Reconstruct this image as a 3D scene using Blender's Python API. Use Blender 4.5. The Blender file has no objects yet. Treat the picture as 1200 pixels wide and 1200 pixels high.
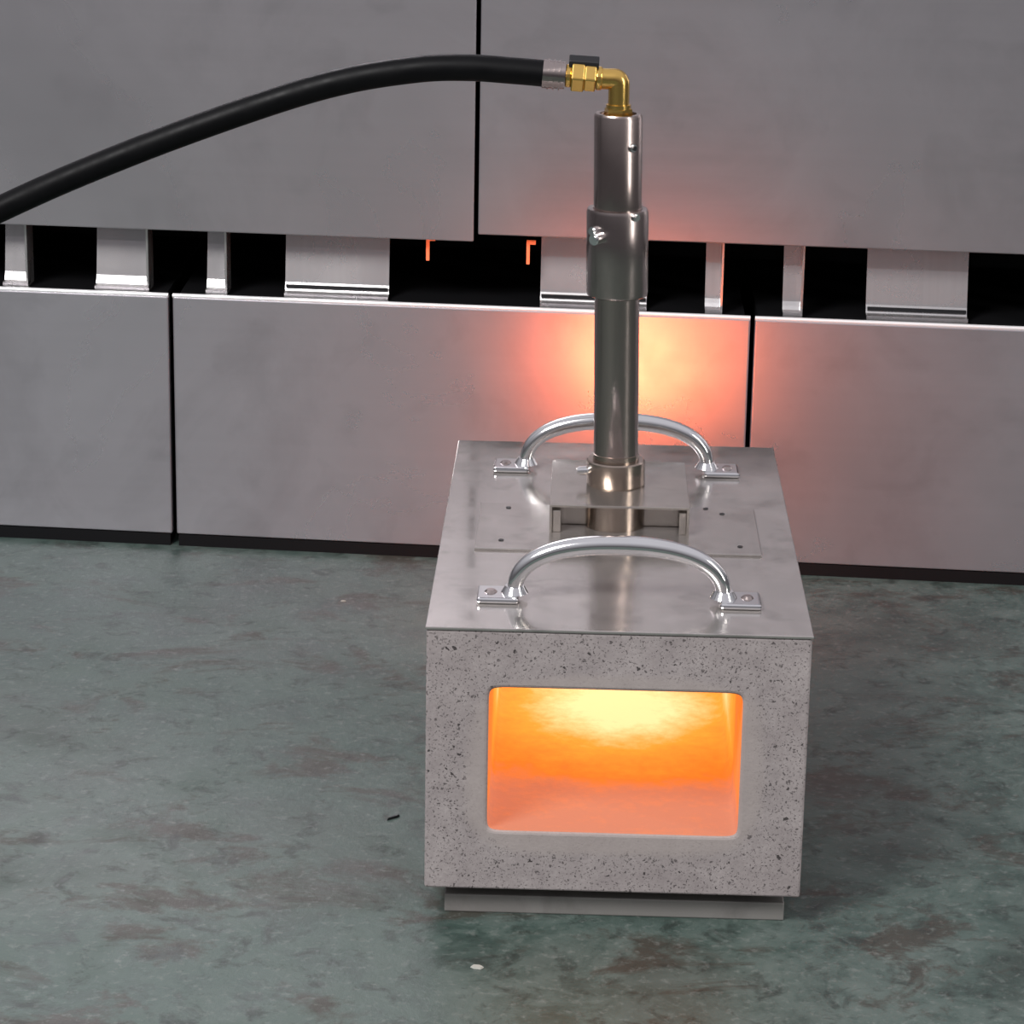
import bpy, bmesh, math, random
from mathutils import Vector, Matrix
random.seed(4)
scn=bpy.context.scene
try:
    scn.view_settings.view_transform='Standard'; scn.view_settings.look='None'
except Exception as e: print(e)
T=.21476
# ------------------------------------------------ helpers
class N:
    def __init__(s,name):
        s.m=bpy.data.materials.new(name); s.m.use_nodes=True; s.t=s.m.node_tree; s.n=s.t.nodes; s.l=s.t.links
        s.b=s.n['Principled BSDF']
    def new(s,t,**k):
        x=s.n.new(t)
        for a,v in k.items():
            setattr(x,a,v)
        return x
    def set(s,**k):
        for a,v in k.items():
            nm={'col':'Base Color','met':'Metallic','rough':'Roughness','spec':'Specular IOR Level','ecol':'Emission Color','es':'Emission Strength','aniso':'Anisotropic','coat':'Coat Weight'}[a]
            i=s.b.inputs[nm]
            if isinstance(v,bpy.types.NodeSocket): s.l.new(v,i)
            else:
                i.default_value=(tuple(v)+(1,) if isinstance(v,(tuple,list)) and len(v)==3 else v)
        return s
    def coords(s,scale=(1,1,1)):
        tc=s.new('ShaderNodeTexCoord'); mp=s.new('ShaderNodeMapping'); mp.inputs['Scale'].default_value=scale
        s.l.new(tc.outputs['Object'],mp.inputs['Vector']); return mp.outputs[0]
    def noise(s,vec,scale,detail=4,rough=.55,dist=0):
        x=s.new('ShaderNodeTexNoise'); x.inputs['Scale'].default_value=scale; x.inputs['Detail'].default_value=detail
        x.inputs['Roughness'].default_value=rough; x.inputs['Distortion'].default_value=dist
        s.l.new(vec,x.inputs['Vector']); return x.outputs['Fac']
    def vor(s,vec,scale,feat='F1'):
        x=s.new('ShaderNodeTexVoronoi',feature=feat); x.inputs['Scale'].default_value=scale
        s.l.new(vec,x.inputs['Vector']); return x
    def mr(s,v,a,b,c,d,smooth=False):
        x=s.new('ShaderNodeMapRange'); x.clamp=True
        if smooth: x.interpolation_type='SMOOTHSTEP'
        for i,q in enumerate((a,b,c,d)): x.inputs[i+1].default_value=q
        s.l.new(v,x.inputs[0]); return x.outputs[0]
    def math(s,op,a,b=None,c=None):
        x=s.new('ShaderNodeMath',operation=op)
        for i,q in enumerate((a,b,c)):
            if q is None: continue
            if isinstance(q,(int,float)): x.inputs[i].default_value=q
            else: s.l.new(q,x.inputs[i])
        return x.outputs[0]
    def mix(s,f,a,b,blend='MIX'):
        x=s.new('ShaderNodeMix',data_type='RGBA',blend_type=blend)
        for i,q in ((0,f),(6,a),(7,b)):
            if isinstance(q,(int,float)): x.inputs[i].default_value=q
            elif isinstance(q,tuple): x.inputs[i].default_value=q+(1,)
            else: s.l.new(q,x.inputs[i])
        return x.outputs[2]
    def ramp(s,f,stops):
        x=s.new('ShaderNodeValToRGB'); e=x.color_ramp.elements
        while len(e)<len(stops): e.new(.5)
        for i,(p,c) in enumerate(stops): e[i].position=p; e[i].color=tuple(c)+(1,)
        s.l.new(f,x.inputs[0]); return x.outputs[0]
    def bump(s,h,strength=.3,dist=.001):
        x=s.new('ShaderNodeBump'); x.inputs['Strength'].default_value=strength; x.inputs['Distance'].default_value=dist
        s.l.new(h,x.inputs['Height']); s.l.new(x.outputs[0],s.b.inputs['Normal'])
    def xyz(s):
        tc=s.new('ShaderNodeTexCoord'); x=s.new('ShaderNodeSeparateXYZ'); s.l.new(tc.outputs['Object'],x.inputs[0]); return x.outputs

def obj(name,bm,mat,parent=None,smooth=False,bevel=0,seg=2):
    me=bpy.data.meshes.new(name); bmesh.ops.recalc_face_normals(bm,faces=bm.faces); bm.to_mesh(me); bm.free()
    for m in (mat if isinstance(mat,(list,tuple)) else [mat]): me.materials.append(m)
    o=bpy.data.objects.new(name,me); scn.collection.objects.link(o)
    if smooth:
        for p in me.polygons: p.use_smooth=True
    if bevel:
        b=o.modifiers.new('bevel','BEVEL'); b.width=bevel; b.segments=seg; b.limit_method='ANGLE'; b.angle_limit=math.radians(50)
    if parent:
        o.parent=parent; o.matrix_parent_inverse=Matrix.Translation(parent.location).inverted()
    return o
def empty(name,loc):
    e=bpy.data.objects.new(name,None); e.location=loc; e.empty_display_size=.05; scn.collection.objects.link(e); return e
def addbox(bm,a,b,f=None,mi=0):
    vs=[]
    for x in (a[0],b[0]):
        for y in (a[1],b[1]):
            for z in (a[2],b[2]):
                p=(x,y,z); vs.append(bm.verts.new(f(*p) if f else p))
    for q in ((0,1,3,2),(4,6,7,5),(0,4,5,1),(2,3,7,6),(0,2,6,4),(1,5,7,3)):
        fc=bm.faces.new([vs[i] for i in q]); fc.material_index=mi
def lathe(bm,prof,cx,cy,n=48,tilt=None,mi=0):
    rings=[]
    for r,z in prof:
        ox=cx+(tilt(z) if tilt else 0)
        rings.append([bm.verts.new((ox+r*math.cos(2*math.pi*i/n),cy+r*math.sin(2*math.pi*i/n),z)) for i in range(n)])
    for a,b in zip(rings,rings[1:]):
        for i in range(n):
            f=bm.faces.new((a[i],a[(i+1)%n],b[(i+1)%n],b[i])); f.material_index=mi
    for r in (rings[0],rings[-1]):
        f=bm.faces.new(r); f.material_index=mi
def cyl(bm,p,q,r,n=24,r2=None,rot=0,mi=0):
    p=Vector(p);q=Vector(q);d=(q-p).normalized(); a=d.orthogonal().normalized(); b=d.cross(a); r2=r if r2 is None else r2
    A=[];B=[]
    for i in range(n):
        t=2*math.pi*i/n+rot; v=a*math.cos(t)+b*math.sin(t)
        A.append(bm.verts.new(p+v*r)); B.append(bm.verts.new(q+v*r2))
    for i in range(n): bm.faces.new((A[i],A[(i+1)%n],B[(i+1)%n],B[i])).material_index=mi
    bm.faces.new(A).material_index=mi; bm.faces.new(B).material_index=mi
def catmull(pts,n=10):
    P=[Vector(p) for p in pts]; P=[P[0]*2-P[1]]+P+[P[-1]*2-P[-2]]; out=[]
    for i in range(1,len(P)-2):
        for k in range(n):
            t=k/n; a,b,c,d=P[i-1:i+3]
            out.append(.5*((2*b)+(c-a)*t+(2*a-5*b+4*c-d)*t*t+(-a+3*b-3*c+d)*t**3))
    out.append(P[-2]); return out
def tube(bm,path,r,n=20,rf=None):
    rings=[];up=Vector((0,1,0))
    for i,p in enumerate(path):
        d=(path[min(i+1,len(path)-1)]-path[max(i-1,0)]).normalized()
        a=(up-d*up.dot(d)).normalized(); b=d.cross(a); rr=rf(i/(len(path)-1)) if rf else r
        rings.append([bm.verts.new(p+(a*math.cos(2*math.pi*k/n)+b*math.sin(2*math.pi*k/n))*rr) for k in range(n)])
    for A,B in zip(rings,rings[1:]):
        for k in range(n): bm.faces.new((A[k],A[(k+1)%n],B[(k+1)%n],B[k]))
    bm.faces.new(rings[0]); bm.faces.new(rings[-1])
def smooth_by_angle(o,ang=35):
    me=o.data
    for p in me.polygons: p.use_smooth=True
    me.set_sharp_from_angle(angle=math.radians(ang))

# ------------------------------------------------ materials
def steel(name,col,r0,r1,streak=(3,3,200),met=.9,smudge=.25,bumpy=.05,big=6,sd=.18,spots=0,aniso=0):
    m=N(name); v=m.coords(streak); v1=m.coords()
    n1=m.noise(v,1.0,3,.5); n2=m.noise(v1,big,6,.6,.6)
    c=m.mix(m.mr(n2,.50,.72,0,smudge),col,tuple(k*.5 for k in col))
    if spots:
        n3=m.noise(v1,big*3.1,4,.5,.6); c=m.mix(m.mr(n3,.55,.78,0,spots),c,tuple(k*.35 for k in col))
        n4=m.noise(v1,big*1.7,3,.5,.2); c=m.mix(m.mr(n4,.5,.75,0,spots),c,tuple(min(1,k*1.35) for k in col))
    c=m.mix(m.mr(n1,.3,.7,0,sd),c,tuple(min(1,k*1.25) for k in col))
    r=m.mr(n2,.3,.7,r0,r1)
    m.set(col=c,met=met,rough=r)
    if aniso:
        m.set(aniso=aniso); tg=m.new('ShaderNodeTangent'); tg.direction_type='RADIAL'; tg.axis='Z'; m.l.new(tg.outputs[0],m.b.inputs['Tangent'])
    if bumpy: m.bump(n1,bumpy,.0005)
    return m.m
M_panel=steel('brushed_stainless_panel',(.565,.54,.58),.25,.34,(1.0,1.0,110),met=.8,smudge=.35,big=5,bumpy=0,sd=.10,spots=.25)
M_panel2=steel('brushed_stainless_panel_upper',(.50,.475,.505),.25,.34,(1.0,1.0,110),met=.8,smudge=.4,big=4,bumpy=0,sd=.10,spots=.25)
M_lip=steel('polished_edge',(.95,.95,.95),.3,.36,(5,5,5),met=.4,bumpy=0)
M_tab=steel('bright_stainless',(.62,.60,.60),.22,.32,(200,5,4),met=.85)
M_top=steel('brushed_top_sheet',(.56,.525,.50),.08,.24,(90,3,3),met=.82,smudge=.6,bumpy=.012,big=14,sd=.25,spots=.55)
M_plate=steel('mounting_plate_steel',(.50,.465,.44),.12,.24,(90,3,3),met=.82,smudge=.5,bumpy=.015,big=20,sd=.25,spots=.45)
M_brk=steel('bracket_steel',(.48,.44,.405),.12,.25,(90,3,3),met=.85,smudge=.35,bumpy=.02,big=20,spots=.3)
M_pipe=steel('burner_steel',(.43,.36,.335),.16,.22,(4,4,60),met=1,smudge=.3,big=12,bumpy=0,sd=.15,aniso=.75)
M_collar=steel('collar_steel',(.45,.385,.365),.16,.22,(4,4,80),met=1,smudge=.35,big=12,bumpy=0,aniso=.75)
M_flange=steel('bronzed_steel',(.40,.335,.285),.17,.24,(8,8,100),met=1,big=30,bumpy=0,aniso=.6)
M_chrome=steel('chromed_steel',(.82,.82,.82),.09,.14,(30,30,30),met=1,smudge=.1,bumpy=0)
M_brass=steel('brass',(.80,.52,.15),.15,.28,(40,40,40),met=1,smudge=.3)
M_base=steel('base_steel',(.29,.275,.26),.45,.6,(20,20,20),met=.3,smudge=.6,big=20)
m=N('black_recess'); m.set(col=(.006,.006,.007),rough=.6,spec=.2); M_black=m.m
m=N('dark_metal'); m.set(col=(.02,.02,.022),rough=.35,met=.3); M_dark=m.m
m=N('painted_glow_reflection'); m.set(col=(.95,.22,.10),rough=.5,ecol=(1,.16,.05),es=.5); M_or=m.m  # forge glow reflected in the steel edges, put into colour and emission
m=N('black_rubber'); v=m.coords(); n=m.noise(v,60,3); m.set(col=(.003,.003,.0035),rough=m.mr(n,.3,.7,.38,.55),spec=.12); m.bump(n,.12,.0005); M_rub=m.m
# refractory block
m=N('porous_refractory'); v=m.coords(); X=m.xyz()
n=m.noise(v,45,6,.65); nn=m.noise(v,9,4,.6); nf=m.noise(v,420,3,.6)
vv=m.new('ShaderNodeVectorMath',operation='MULTIPLY_ADD')
nv=m.new('ShaderNodeTexNoise'); nv.inputs['Scale'].default_value=260; nv.inputs['Detail'].default_value=3; m.l.new(v,nv.inputs['Vector'])
m.l.new(nv.outputs['Color'],vv.inputs[0]); vv.inputs[1].default_value=(.006,.006,.006); m.l.new(v,vv.inputs[2])
def pits(scale,lo,mx):
    q=m.vor(vv.outputs[0],scale); s_=m.new('ShaderNodeSeparateColor'); m.l.new(q.outputs['Color'],s_.inputs[0])
    th=m.mr(s_.outputs[0],lo,1,0,mx); return m.mr(m.math('SUBTRACT',th,q.outputs['Distance']),-.02,.05,0,1)
p1=pits(240,.86,.34); p2=pits(450,.58,.43); p3=pits(760,.36,.47)
pit=m.math('MAXIMUM',m.math('MAXIMUM',p1,m.math('MULTIPLY',p2,.78)),m.math('MULTIPLY',p3,.55))
ax=m.math('POWER',m.math('ABSOLUTE',m.math('DIVIDE',m.math('ADD',X[0],.001),.101)),4)
az=m.math('POWER',m.math('ABSOLUTE',m.math('DIVIDE',m.math('SUBTRACT',X[2],.116),.065)),4)
sup=m.math('ADD',m.math('ADD',ax,az),m.mr(nn,.3,.7,-.25,.25))
lin=m.mr(sup,.75,1.25,1,0,True)
pit=m.math('MULTIPLY',pit,m.math('SUBTRACT',1,m.math('MULTIPLY',lin,.9)))
c=m.mix(m.mr(n,.3,.72,0,1),(.29,.257,.255),(.43,.388,.38))
c=m.mix(m.mr(nf,.35,.7,0,.4),c,(.22,.19,.19))
c=m.mix(m.mr(nn,.4,.7,0,.35),c,(.25,.215,.21))
c=m.mix(m.math('MULTIPLY',lin,.6),c,(.37,.325,.305))
c=m.mix(m.math('MULTIPLY',pit,.88),c,(.032,.028,.028))
m.set(col=c,rough=.9,spec=.2)
h=m.math('SUBTRACT',m.math('ADD',m.math('MULTIPLY',n,.5),m.math('MULTIPLY',nf,.2)),m.math('MULTIPLY',pit,.8)); h=m.math('ADD',h,m.math('MULTIPLY',lin,.15)); m.bump(h,.6,.0012)
M_block=m.m
# hot chamber (incandescent ceramic)
m=N('incandescent_ceramic'); X=m.xyz(); v=m.coords(); n=m.noise(v,38,6,.7); n2=m.noise(v,12,3,.5); n3=m.noise(v,130,4,.6)
dy=m.math('POWER',m.math('DIVIDE',m.math('SUBTRACT',X[1],.25),.095),2)
dx=m.math('POWER',m.math('DIVIDE',m.math('SUBTRACT',X[0],.005),.072),2)
g=m.math('EXPONENT',m.math('MULTIPLY',m.math('ADD',dy,m.math('MULTIPLY',dx,.75)),-1.0))
g=m.math('ADD',g,m.mr(n,.3,.7,-.09,.09)); g=m.math('ADD',g,m.mr(n3,.3,.7,-.05,.05))
band=m.mr(m.math('ADD',X[1],m.mr(n2,.3,.7,-.02,.02)),.070,.13,0,.24,True)
g=m.math('ADD',m.math('MULTIPLY',g,.84),band)
g=m.math('ADD',g,m.mr(X[2],.07,.09,0,.28))
ec=m.ramp(g,[(0,(.62,.17,.095)),(.12,(.74,.18,.07)),(.28,(.88,.175,.008)),(.6,(.96,.32,.02)),(.95,(1,.76,.36))])
es=m.mr(g,0,1,.82,1.1)
m.set(col=(.14,.09,.06),rough=.9,ecol=ec,es=es); m.bump(n,.3,.002); M_hot=m.m
m=N('burner_flame_ceramic'); m.set(col=(.4,.2,.1),ecol=(1,.27,.10),es=12.0); M_flame=m.m
# floor
m=N('green_painted_concrete'); v=m.coords()
n1=m.noise(v,2.2,8,.62,.4); n2=m.noise(v,14,10,.75,.3); n3=m.noise(v,120,6,.7); n4=m.noise(m.coords((1,1.6,1)),7.5,7,.7,.5); n5=m.noise(v,38,6,.7,.6); n6=m.noise(v,5,6,.6,.3)
c=m.mix(m.mr(n1,.35,.65,0,1),(.033,.066,.055),(.088,.118,.105))
c=m.mix(m.mr(n2,.42,.68,0,.7),c,(.135,.163,.149))
c=m.mix(m.mr(n2,.5,.3,0,.7),c,(.020,.032,.028))
c=m.mix(m.mr(n6,.52,.68,0,.5),c,(.035,.042,.036))
c=m.mix(m.mr(n4,.53,.61,0,.85),c,(.042,.036,.028))
c=m.mix(m.mr(n5,.53,.66,0,.7),c,(.016,.022,.019))
c=m.mix(m.mr(n3,.54,.75,0,.6),c,(.22,.24,.225))
m.set(col=c,rough=m.mr(n2,.3,.7,.30,.6),spec=.4); m.bump(m.math('ADD',n2,m.math('MULTIPLY',n3,.3)),.35,.003)
M_floor=m.m

# ------------------------------------------------ floor
bm=bmesh.new(); addbox(bm,(-3,-4,-.05),(3,1.3,0)); obj('floor',bm,M_floor)

# ------------------------------------------------ back wall & cabinets
def WF(x,yo,z): return (x,.80683-.0723*x+yo,z)
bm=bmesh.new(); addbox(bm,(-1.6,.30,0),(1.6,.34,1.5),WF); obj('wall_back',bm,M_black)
def cabinet(x0,x1):
    e=empty('stainless_steel_cabinet',WF((x0+x1)/2,.1,0))
    bm=bmesh.new(); addbox(bm,(x0,0,.012),(x1,.012,.2485),WF); obj('front_panel',bm,M_panel,e,bevel=.0015,seg=3)
    bm=bmesh.new(); cyl(bm,WF(x0,.0025,.2492),WF(x1,.0025,.2492),.0024,16); o=obj('rolled_edge',bm,M_lip,e); smooth_by_angle(o)
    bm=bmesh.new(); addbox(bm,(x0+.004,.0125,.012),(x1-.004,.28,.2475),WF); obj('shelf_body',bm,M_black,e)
    bm=bmesh.new(); addbox(bm,(x0+.002,.0,0),(x1-.002,.27,.0115),WF); obj('toe_kick_shade',bm,M_black,e)  # toe strip set flush and black, shadow at the floor put into its colour
s1,s2=-.4234,.1290; wd=.5526
for a,b in ((s1-2*wd,s1-wd),(s1-wd,s1),(s1,s2),(s2,s2+wd),(s2+wd,s2+2*wd)): cabinet(a+.0022,b-.0022)
def upper(x0,x1,z0):
    e=empty('stainless_steel_wall_cabinet',WF((x0+x1)/2,.1,.5))
    bm=bmesh.new(); addbox(bm,(x0,0,z0),(x1,.004,1.1),WF); addbox(bm,(x0+.001,.0045,z0+.002),(x1-.001,.03,z0+.005),WF)
    obj('front_panel',bm,M_panel2,e,bevel=.0012)
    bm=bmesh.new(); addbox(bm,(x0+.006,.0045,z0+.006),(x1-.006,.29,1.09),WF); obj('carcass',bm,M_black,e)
upper(-1.24,-.134,.3125); upper(-.1300,.976,.3195)
# support tabs in the gap
def tab(x0,x1,mat=M_tab,zlo=.2480):
    e=empty('stainless_support_bracket',WF((x0+x1)/2,.04,.28))
    bm=bmesh.new()
    prof=[(.020,zlo),(.020,zlo+.004),(.030,zlo+.0045),(.0315,zlo+.008),(.033,zlo+.012),(.040,zlo+.045),(.046,.335)]
    t=.0018; A=[]
    for k,(yo,z) in enumerate(prof):
        zz=z-(t if k in(1,2) else 0)
        A.append([bm.verts.new(WF(x0,yo,z)),bm.verts.new(WF(x1,yo,z)),bm.verts.new(WF(x1,yo+t,zz)),bm.verts.new(WF(x0,yo+t,zz))])
    for P,Q in zip(A,A[1:]):
        for k in range(4): bm.faces.new((P[k],P[(k+1)%4],Q[(k+1)%4],Q[k]))
    bm.faces.new(A[0]); bm.faces.new(A[-1])
    obj('strip',bm,mat,e)
    if x1-x0<.06 and x1-x0>.012:
        bm=bmesh.new(); addbox(bm,(x1-.002,.019,zlo),(x1,.05,.33),WF); obj('side_flange',bm,M_tab,e)
    if x1-x0>.08:
        bm=bmesh.new(); addbox(bm,(x0+.001,.0285,zlo+.0075),(x1-.001,.0305,zlo+.0105),WF); obj('seam_strip',bm,M_dark,e)
for i,(a,b) in enumerate([(-.72,-.65),(-.59,-.565),(-.500,-.447),(-.392,-.371),(-.316,-.216),(-.071,.030),(.085,.101),(.158,.176),(.236,.33),(.385,.405),(.45,.47),(.52,.6)]): tab(a,b)
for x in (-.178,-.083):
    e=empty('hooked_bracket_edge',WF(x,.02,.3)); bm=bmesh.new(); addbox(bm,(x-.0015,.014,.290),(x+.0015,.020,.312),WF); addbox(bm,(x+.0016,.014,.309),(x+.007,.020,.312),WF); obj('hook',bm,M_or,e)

# ------------------------------------------------ forge
F=empty('gas_forge',(0,.236,0))
Wh=.130; D=.4716; zb=.0232; zt=T-.0022
cx,cz=-.001,.1195; a,b=.0862,.0525
def inner(t,s=1):
    n=24; c,sn=math.cos(t),math.sin(t)
    return (cx+s*a*math.copysign(abs(c)**(2/n),c), cz+s*b*math.copysign(abs(sn)**(2/n),sn))
bm=bmesh.new()
NT=192
ts=[2*math.pi*i/NT for i in range(NT)]
def outer(p):
    dx,dz=p[0]-cx,p[1]-cz; k=1e9
    if dx>1e-9:k=min(k,(Wh-cx)/dx)
    if dx<-1e-9:k=min(k,(-Wh-cx)/dx)
    if dz>1e-9:k=min(k,(zt-cz)/dz)
    if dz<-1e-9:k=min(k,(zb-cz)/dz)
    return [cx+dx*k,cz+dz*k]
O=[outer(inner(t)) for t in ts]
for cxx in (-Wh,Wh):
    for czz in (zb,zt):
        i=min(range(NT),key=lambda i:(O[i][0]-cxx)**2+(O[i][1]-czz)**2); O[i]=[cxx,czz]
def ring(pts,y): return [bm.verts.new((p[0],y,p[1])) for p in pts]
loops=[ring(O,D),ring(O,0),ring([inner(t,1.012) for t in ts],0),ring([inner(t,1.0) for t in ts],.0015)]
inn=[inner(t) for t in ts]
loops+= [ring(inn,D*k/8) for k in range(1,8)]+[ring(inn,D-.004),ring([inner(t,1.03) for t in ts],D)]
L=len(loops)
for k in range(L):
    A,B=loops[k],loops[(k+1)%L]; mi=1 if 3<=k<L-2 else 0
    for i in range(NT):
        f=bm.faces.new((A[i],A[(i+1)%NT],B[(i+1)%NT],B[i])); f.material_index=mi
obj('refractory_body',bm,[M_block,M_hot],F,bevel=.0018)
bm=bmesh.new(); cyl(bm,(-.002,.29,.167),(-.002,.29,.1722),.035); obj('burner_port',bm,M_flame,F)
# top sheet
bm=bmesh.new(); addbox(bm,(-Wh-.0008,-.0008,zt),(Wh+.0008,D+.0008,T))
obj('top_sheet',bm,M_top,F,bevel=.0006)
# base
bm=bmesh.new(); addbox(bm,(-.1165,.012,0),(.1205,D-.012,.0135)); addbox(bm,(-.106,.03,.0135),(.108,D-.03,zb)); obj('base_plinth',bm,M_base,F,bevel=.001)
# mounting plate and rivets
bm=bmesh.new(); addbox(bm,(-.105,.172,T),(.105,.288,T+.0018)); obj('mounting_plate',bm,M_plate,F,bevel=.0005)
bm=bmesh.new()
for x,y in ((-.083,.275),(.080,.272),(.090,.190),(-.086,.192),(.068,.285)): cyl(bm,(x,y,T+.0018),(x,y,T+.0024),.0020,12)
obj('plate_screws',bm,M_dark,F)
# raised bracket
z1=T+.0215; z2=T+.0235
bm=bmesh.new(); addbox(bm,(-.051,.214,z1),(.053,.336,z2))
addbox(bm,(-.051,.214,T+.0018),(-.049,.336,z1)); addbox(bm,(.051,.214,T+.0018),(.053,.336,z1))
addbox(bm,(-.049,.336,T+.0013),(.053,.338,z2))
addbox(bm,(-.0488,.216,T+.0019),(-.0425,.2175,z1-.003)); addbox(bm,(.0455,.216,T+.0019),(.0508,.2175,z1-.003))
addbox(bm,(-.0488,.236,T+.0019),(.0508,.238,z1-.0005))  # inner plate added behind the tube to catch light and brighten the slot
obj('burner_bracket',bm,M_brk,F,bevel=.0005)
# burner tube
px,py=-.0022,.275
tl=lambda z:-.0052*(z-.26)/.255
bm=bmesh.new(); lathe(bm,[(.0225,T+.0019),(.0225,z1)],px,.2395); o=obj('lower_tube',bm,M_flange,F); smooth_by_angle(o)
bm=bmesh.new(); lathe(bm,[(.0215,z2),(.0222,z2+.001),(.0222,z2+.0185),(.0212,z2+.0195),(.0175,z2+.0195),(.0175,z2+.024),(.0165,z2+.0245)],px,py,tilt=tl); o=obj('flange_collar',bm,M_flange,F); smooth_by_angle(o)
bm=bmesh.new(); lathe(bm,[(.0168,z2+.02),(.0168,.392)],px,py,tilt=tl,n=64); o=obj('burner_tube',bm,M_pipe,F); smooth_by_angle(o)
bm=bmesh.new(); lathe(bm,[(.0205,.3845),(.0225,.3855),(.0230,.388),(.0230,.448),(.0222,.4505),(.0185,.4505),(.0175,.449)],px,py,tilt=tl,n=64); o=obj('air_choke_collar',bm,M_collar,F); smooth_by_angle(o)
bm=bmesh.new(); lathe(bm,[(.0178,.445),(.0178,.519),(.0168,.521),(.0135,.521),(.0130,.518)],px,py,tilt=tl,n=64); o=obj('upper_tube',bm,M_pipe,F); smooth_by_angle(o)
bm=bmesh.new()
def scr(z,ang,r0,l,r,head=True):
    x=px+tl(z); d=Vector((math.sin(ang),-math.cos(ang),0)); p=Vector((x,py,z))
    cyl(bm,p+d*r0,p+d*(r0+l),r,16)
    cyl(bm,p+d*(r0+l),p+d*(r0+l+.0015),r*.75,16)
scr(.432,-.55,.0215,.012,.0042); scr(.4365,-.75,.0215,.006,.0035); scr(.498,.62,.0165,.003,.003); scr(z2+.011,-1.35,.021,.008,.0035); scr(.4475,.6,.0215,.003,.003)
o=obj('set_screws',bm,M_chrome,F); smooth_by_angle(o)
bm=bmesh.new(); x=px+tl(.498)
for ang,z,r0,r in ((.62,.498,.0208,.0018),(.45,.392,.0228,.002)):
    d=Vector((math.sin(ang),-math.cos(ang),0)); p=Vector((x,py,z)); cyl(bm,p+d*r0,p+d*(r0+.0006),r,12)
obj('screw_sockets',bm,M_dark,F)
# handles
def handle(y,name,hh):
    bm=bmesh.new(); pts=[]
    for i in range(61):
        t=math.pi*(1-i/60); c,s=math.cos(t),math.sin(t)
        pts.append(Vector((.0725*math.copysign(abs(c)**(.86),c),y,T+.003+hh*abs(s)**(.78))))
    tube(bm,pts,.0055,24,rf=lambda u:.0052+.0016*math.sin(math.pi*u))
    o=obj(name+'_grip',bm,M_chrome,F); smooth_by_angle(o,60)
    bm=bmesh.new()
    for s in (-1,1):
        x=s*.084; addbox(bm,(x-.0145,y-.015,T),(x+.0145,y+.015,T+.0045))
    o=obj(name+'_feet',bm,M_chrome,F,bevel=.0022,seg=3)
    bm=bmesh.new()
    for s in (-1,1): cyl(bm,(s*.0725,y,T+.0045),(s*.0725,y,T+.0095),.0095,20,.0066)
    o=obj(name+'_sockets',bm,M_chrome,F); smooth_by_angle(o)
    bm=bmesh.new()
    for s in (-1,1):
        cyl(bm,(s*.0890,y,T+.0045),(s*.0890,y,T+.0062),.0046,16,.003)
    obj(name+'_screws',bm,M_collar,F)
handle(.064,'front_handle',.0375); handle(.391,'rear_handle',.0385)

# ------------------------------------------------ gas hose with fittings
G=empty('gas_hose',(-.06,.275,.548))
hx=px+tl(.52); Y=py
path=catmull([(-.055,Y,.5485),(-.085,Y,.5505),(-.118,Y,.5520),(-.155,Y,.5500),(-.210,Y,.5400),(-.272,Y,.5205),(-.367,Y,.484),(-.463,Y,.441),(-.60,Y+.0,.370),(-.78,Y-.02,.25),(-.95,Y-.05,.10),(-1.15,Y-.08,.0115),(-1.6,Y-.1,.0105)],10)
bm=bmesh.new(); tube(bm,path,.0098,24); o=obj('rubber_hose',bm,M_rub,G); smooth_by_angle(o,60)
bm=bmesh.new(); a0=Vector((-.0635,Y,.5490)); a1=Vector((-.047,Y,.5478))
cyl(bm,a0,a1,.0107,24,.0100)
for k in (.25,.5,.75): cyl(bm,a0.lerp(a1,k-.03),a0.lerp(a1,k+.03),.0113,24)
o=obj('crimp_ferrule',bm,M_collar,G); smooth_by_angle(o)
bm=bmesh.new(); cyl(bm,(-.047,Y,.5478),(-.0425,Y,.5476),.0085,24); cyl(bm,(-.0425,Y,.5476),(-.033,Y,.547),.0118,6,rot=.3); cyl(bm,(-.033,Y,.547),(-.0245,Y,.5464),.0108,6,rot=.3)
cyl(bm,(-.0245,Y,.5464),(-.020,Y,.5462),.0088,24)
obj('brass_nut',bm,M_brass,G,bevel=.0010)
bm=bmesh.new(); cyl(bm,(-.0445,Y,.5575),(-.0225,Y,.5565),.0062,6)
o=obj('black_seal',bm,M_dark,G,bevel=.0008)
bm=bmesh.new()
el=[Vector((-.0225,Y,.5462)),Vector((-.017,Y,.546))]
for i in range(7):
    t=math.pi/2*i/6; el.append(Vector((hx-.0035+.0035*math.sin(t),Y,.5425+.0035*math.cos(t))))
el+= [Vector((hx,Y,.533)),Vector((hx,Y,.519))]
tube(bm,el,.0078,20)
cyl(bm,(hx,Y,.519),(hx,Y,.5245),.0105,6); cyl(bm,(hx,Y,.5245),(hx,Y,.5275),.0092,24)
o=obj('brass_elbow',bm,M_brass,G); smooth_by_angle(o,40)

# ------------------------------------------------ debris
m=N('pale_chip'); m.set(col=(.38,.38,.34),rough=.8); M_chip=m.m
def chip(name,x,y,s,mat,n=6,h=.002,el=1.0,rot=0):
    bm=bmesh.new(); A=[];B=[]
    for i in range(n):
        t=2*math.pi*i/n; r=s*random.uniform(.6,1.1); p=Vector((r*math.cos(t)*el,r*math.sin(t),0)); p.rotate(Matrix.Rotation(rot,3,'Z'))
        A.append(bm.verts.new((x+p.x,y+p.y,0))); B.append(bm.verts.new((x+p.x*.8,y+p.y*.8,h)))
    for i in range(n): bm.faces.new((A[i],A[(i+1)%n],B[(i+1)%n],B[i]))
    bm.faces.new(A); bm.faces.new(B); obj(name,bm,mat)
chip('concrete_chip',-.09,-.075,.0045,M_chip,el=1.5,h=.001)
chip('concrete_chip',-.245,.68,.002,M_chip,el=1.5,h=.001)
chip('twig',-.163,.175,.0014,M_dark,5,.002,6,.7)

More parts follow.
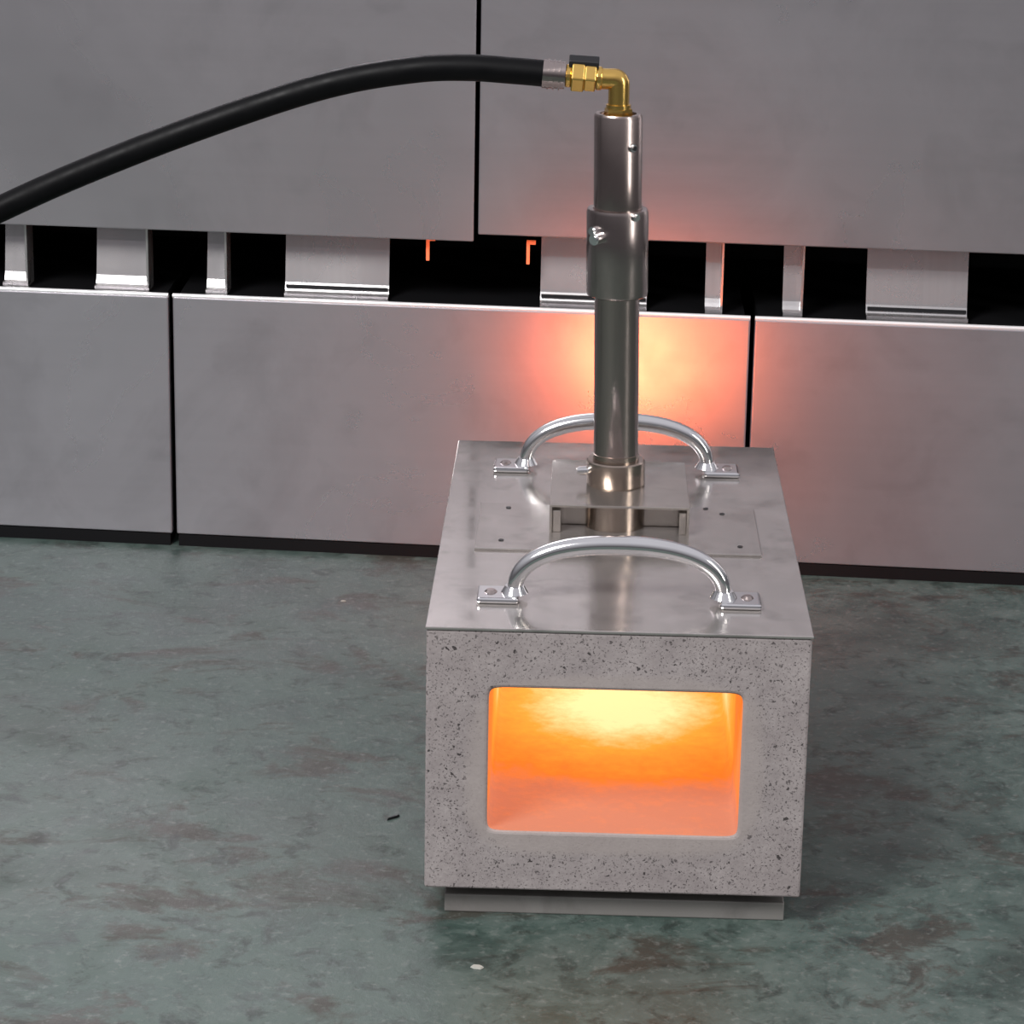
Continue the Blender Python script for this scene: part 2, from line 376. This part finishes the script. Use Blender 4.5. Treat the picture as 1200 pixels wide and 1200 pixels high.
# ------------------------------------------------ camera
C=Vector((-.02935,-1.8211,.84939)); yaw,pit,rol,f=-0.02434,.29456,.01765,3353.7
cy,sy,cp,sp=math.cos(yaw),math.sin(yaw),math.cos(pit),math.sin(pit)
fw=Vector((sy*cp,cy*cp,-sp)); r0=Vector((cy,-sy,0)); u0=r0.cross(fw)
r=r0*math.cos(rol)+u0*math.sin(rol); u=u0*math.cos(rol)-r0*math.sin(rol)
cam=bpy.data.cameras.new('camera'); co=bpy.data.objects.new('camera',cam); scn.collection.objects.link(co)
M=Matrix((r,u,-fw)).transposed().to_4x4(); M.translation=C; co.matrix_world=M
cam.sensor_width=36; cam.lens=f/1200*36; cam.clip_start=.01; scn.camera=co
# ------------------------------------------------ lights
w=bpy.data.worlds.new('world'); scn.world=w; w.use_nodes=True
nt=w.node_tree; bg=nt.nodes['Background']
tc=nt.nodes.new('ShaderNodeTexCoord'); sx=nt.nodes.new('ShaderNodeSeparateXYZ'); rp=nt.nodes.new('ShaderNodeValToRGB')
nt.links.new(tc.outputs['Generated'],sx.inputs[0]); nt.links.new(sx.outputs[2],rp.inputs[0]); nt.links.new(rp.outputs[0],bg.inputs[0])
rp.color_ramp.elements[0].position=.05; rp.color_ramp.elements[0].color=(.15,.143,.155,1)
rp.color_ramp.elements[1].position=.75; rp.color_ramp.elements[1].color=(.85,.83,.90,1)
bg.inputs[1].default_value=.68
def area(name,loc,tgt,size,pw,col=(1,1,1),sy=None):
    l=bpy.data.lights.new(name,'AREA'); l.energy=pw; l.size=size; l.color=col
    if sy: l.shape='RECTANGLE'; l.size_y=sy
    o=bpy.data.objects.new(name,l); scn.collection.objects.link(o); o.location=loc
    o.rotation_euler=(Vector(tgt)-Vector(loc)).to_track_quat('-Z','Y').to_euler(); return o
area('ceiling_lamp',(-1.3,-1.5,2.3),(0,.2,.1),.9,86,(1,.985,.98))
area('tube_stripe_light',(2.3,-1.2,1.2),(0,.3,.3),.22,20,(1,.97,.94),1.8)  # added unseen strip light, makes the bright stripe on the burner tube
pl=bpy.data.lights.new('flame_light','POINT'); pl.energy=3.2; pl.color=(1,.17,.065); pl.shadow_soft_size=.045
po=bpy.data.objects.new('flame_light',pl); po.location=(-.032,.385,.122); scn.collection.objects.link(po)
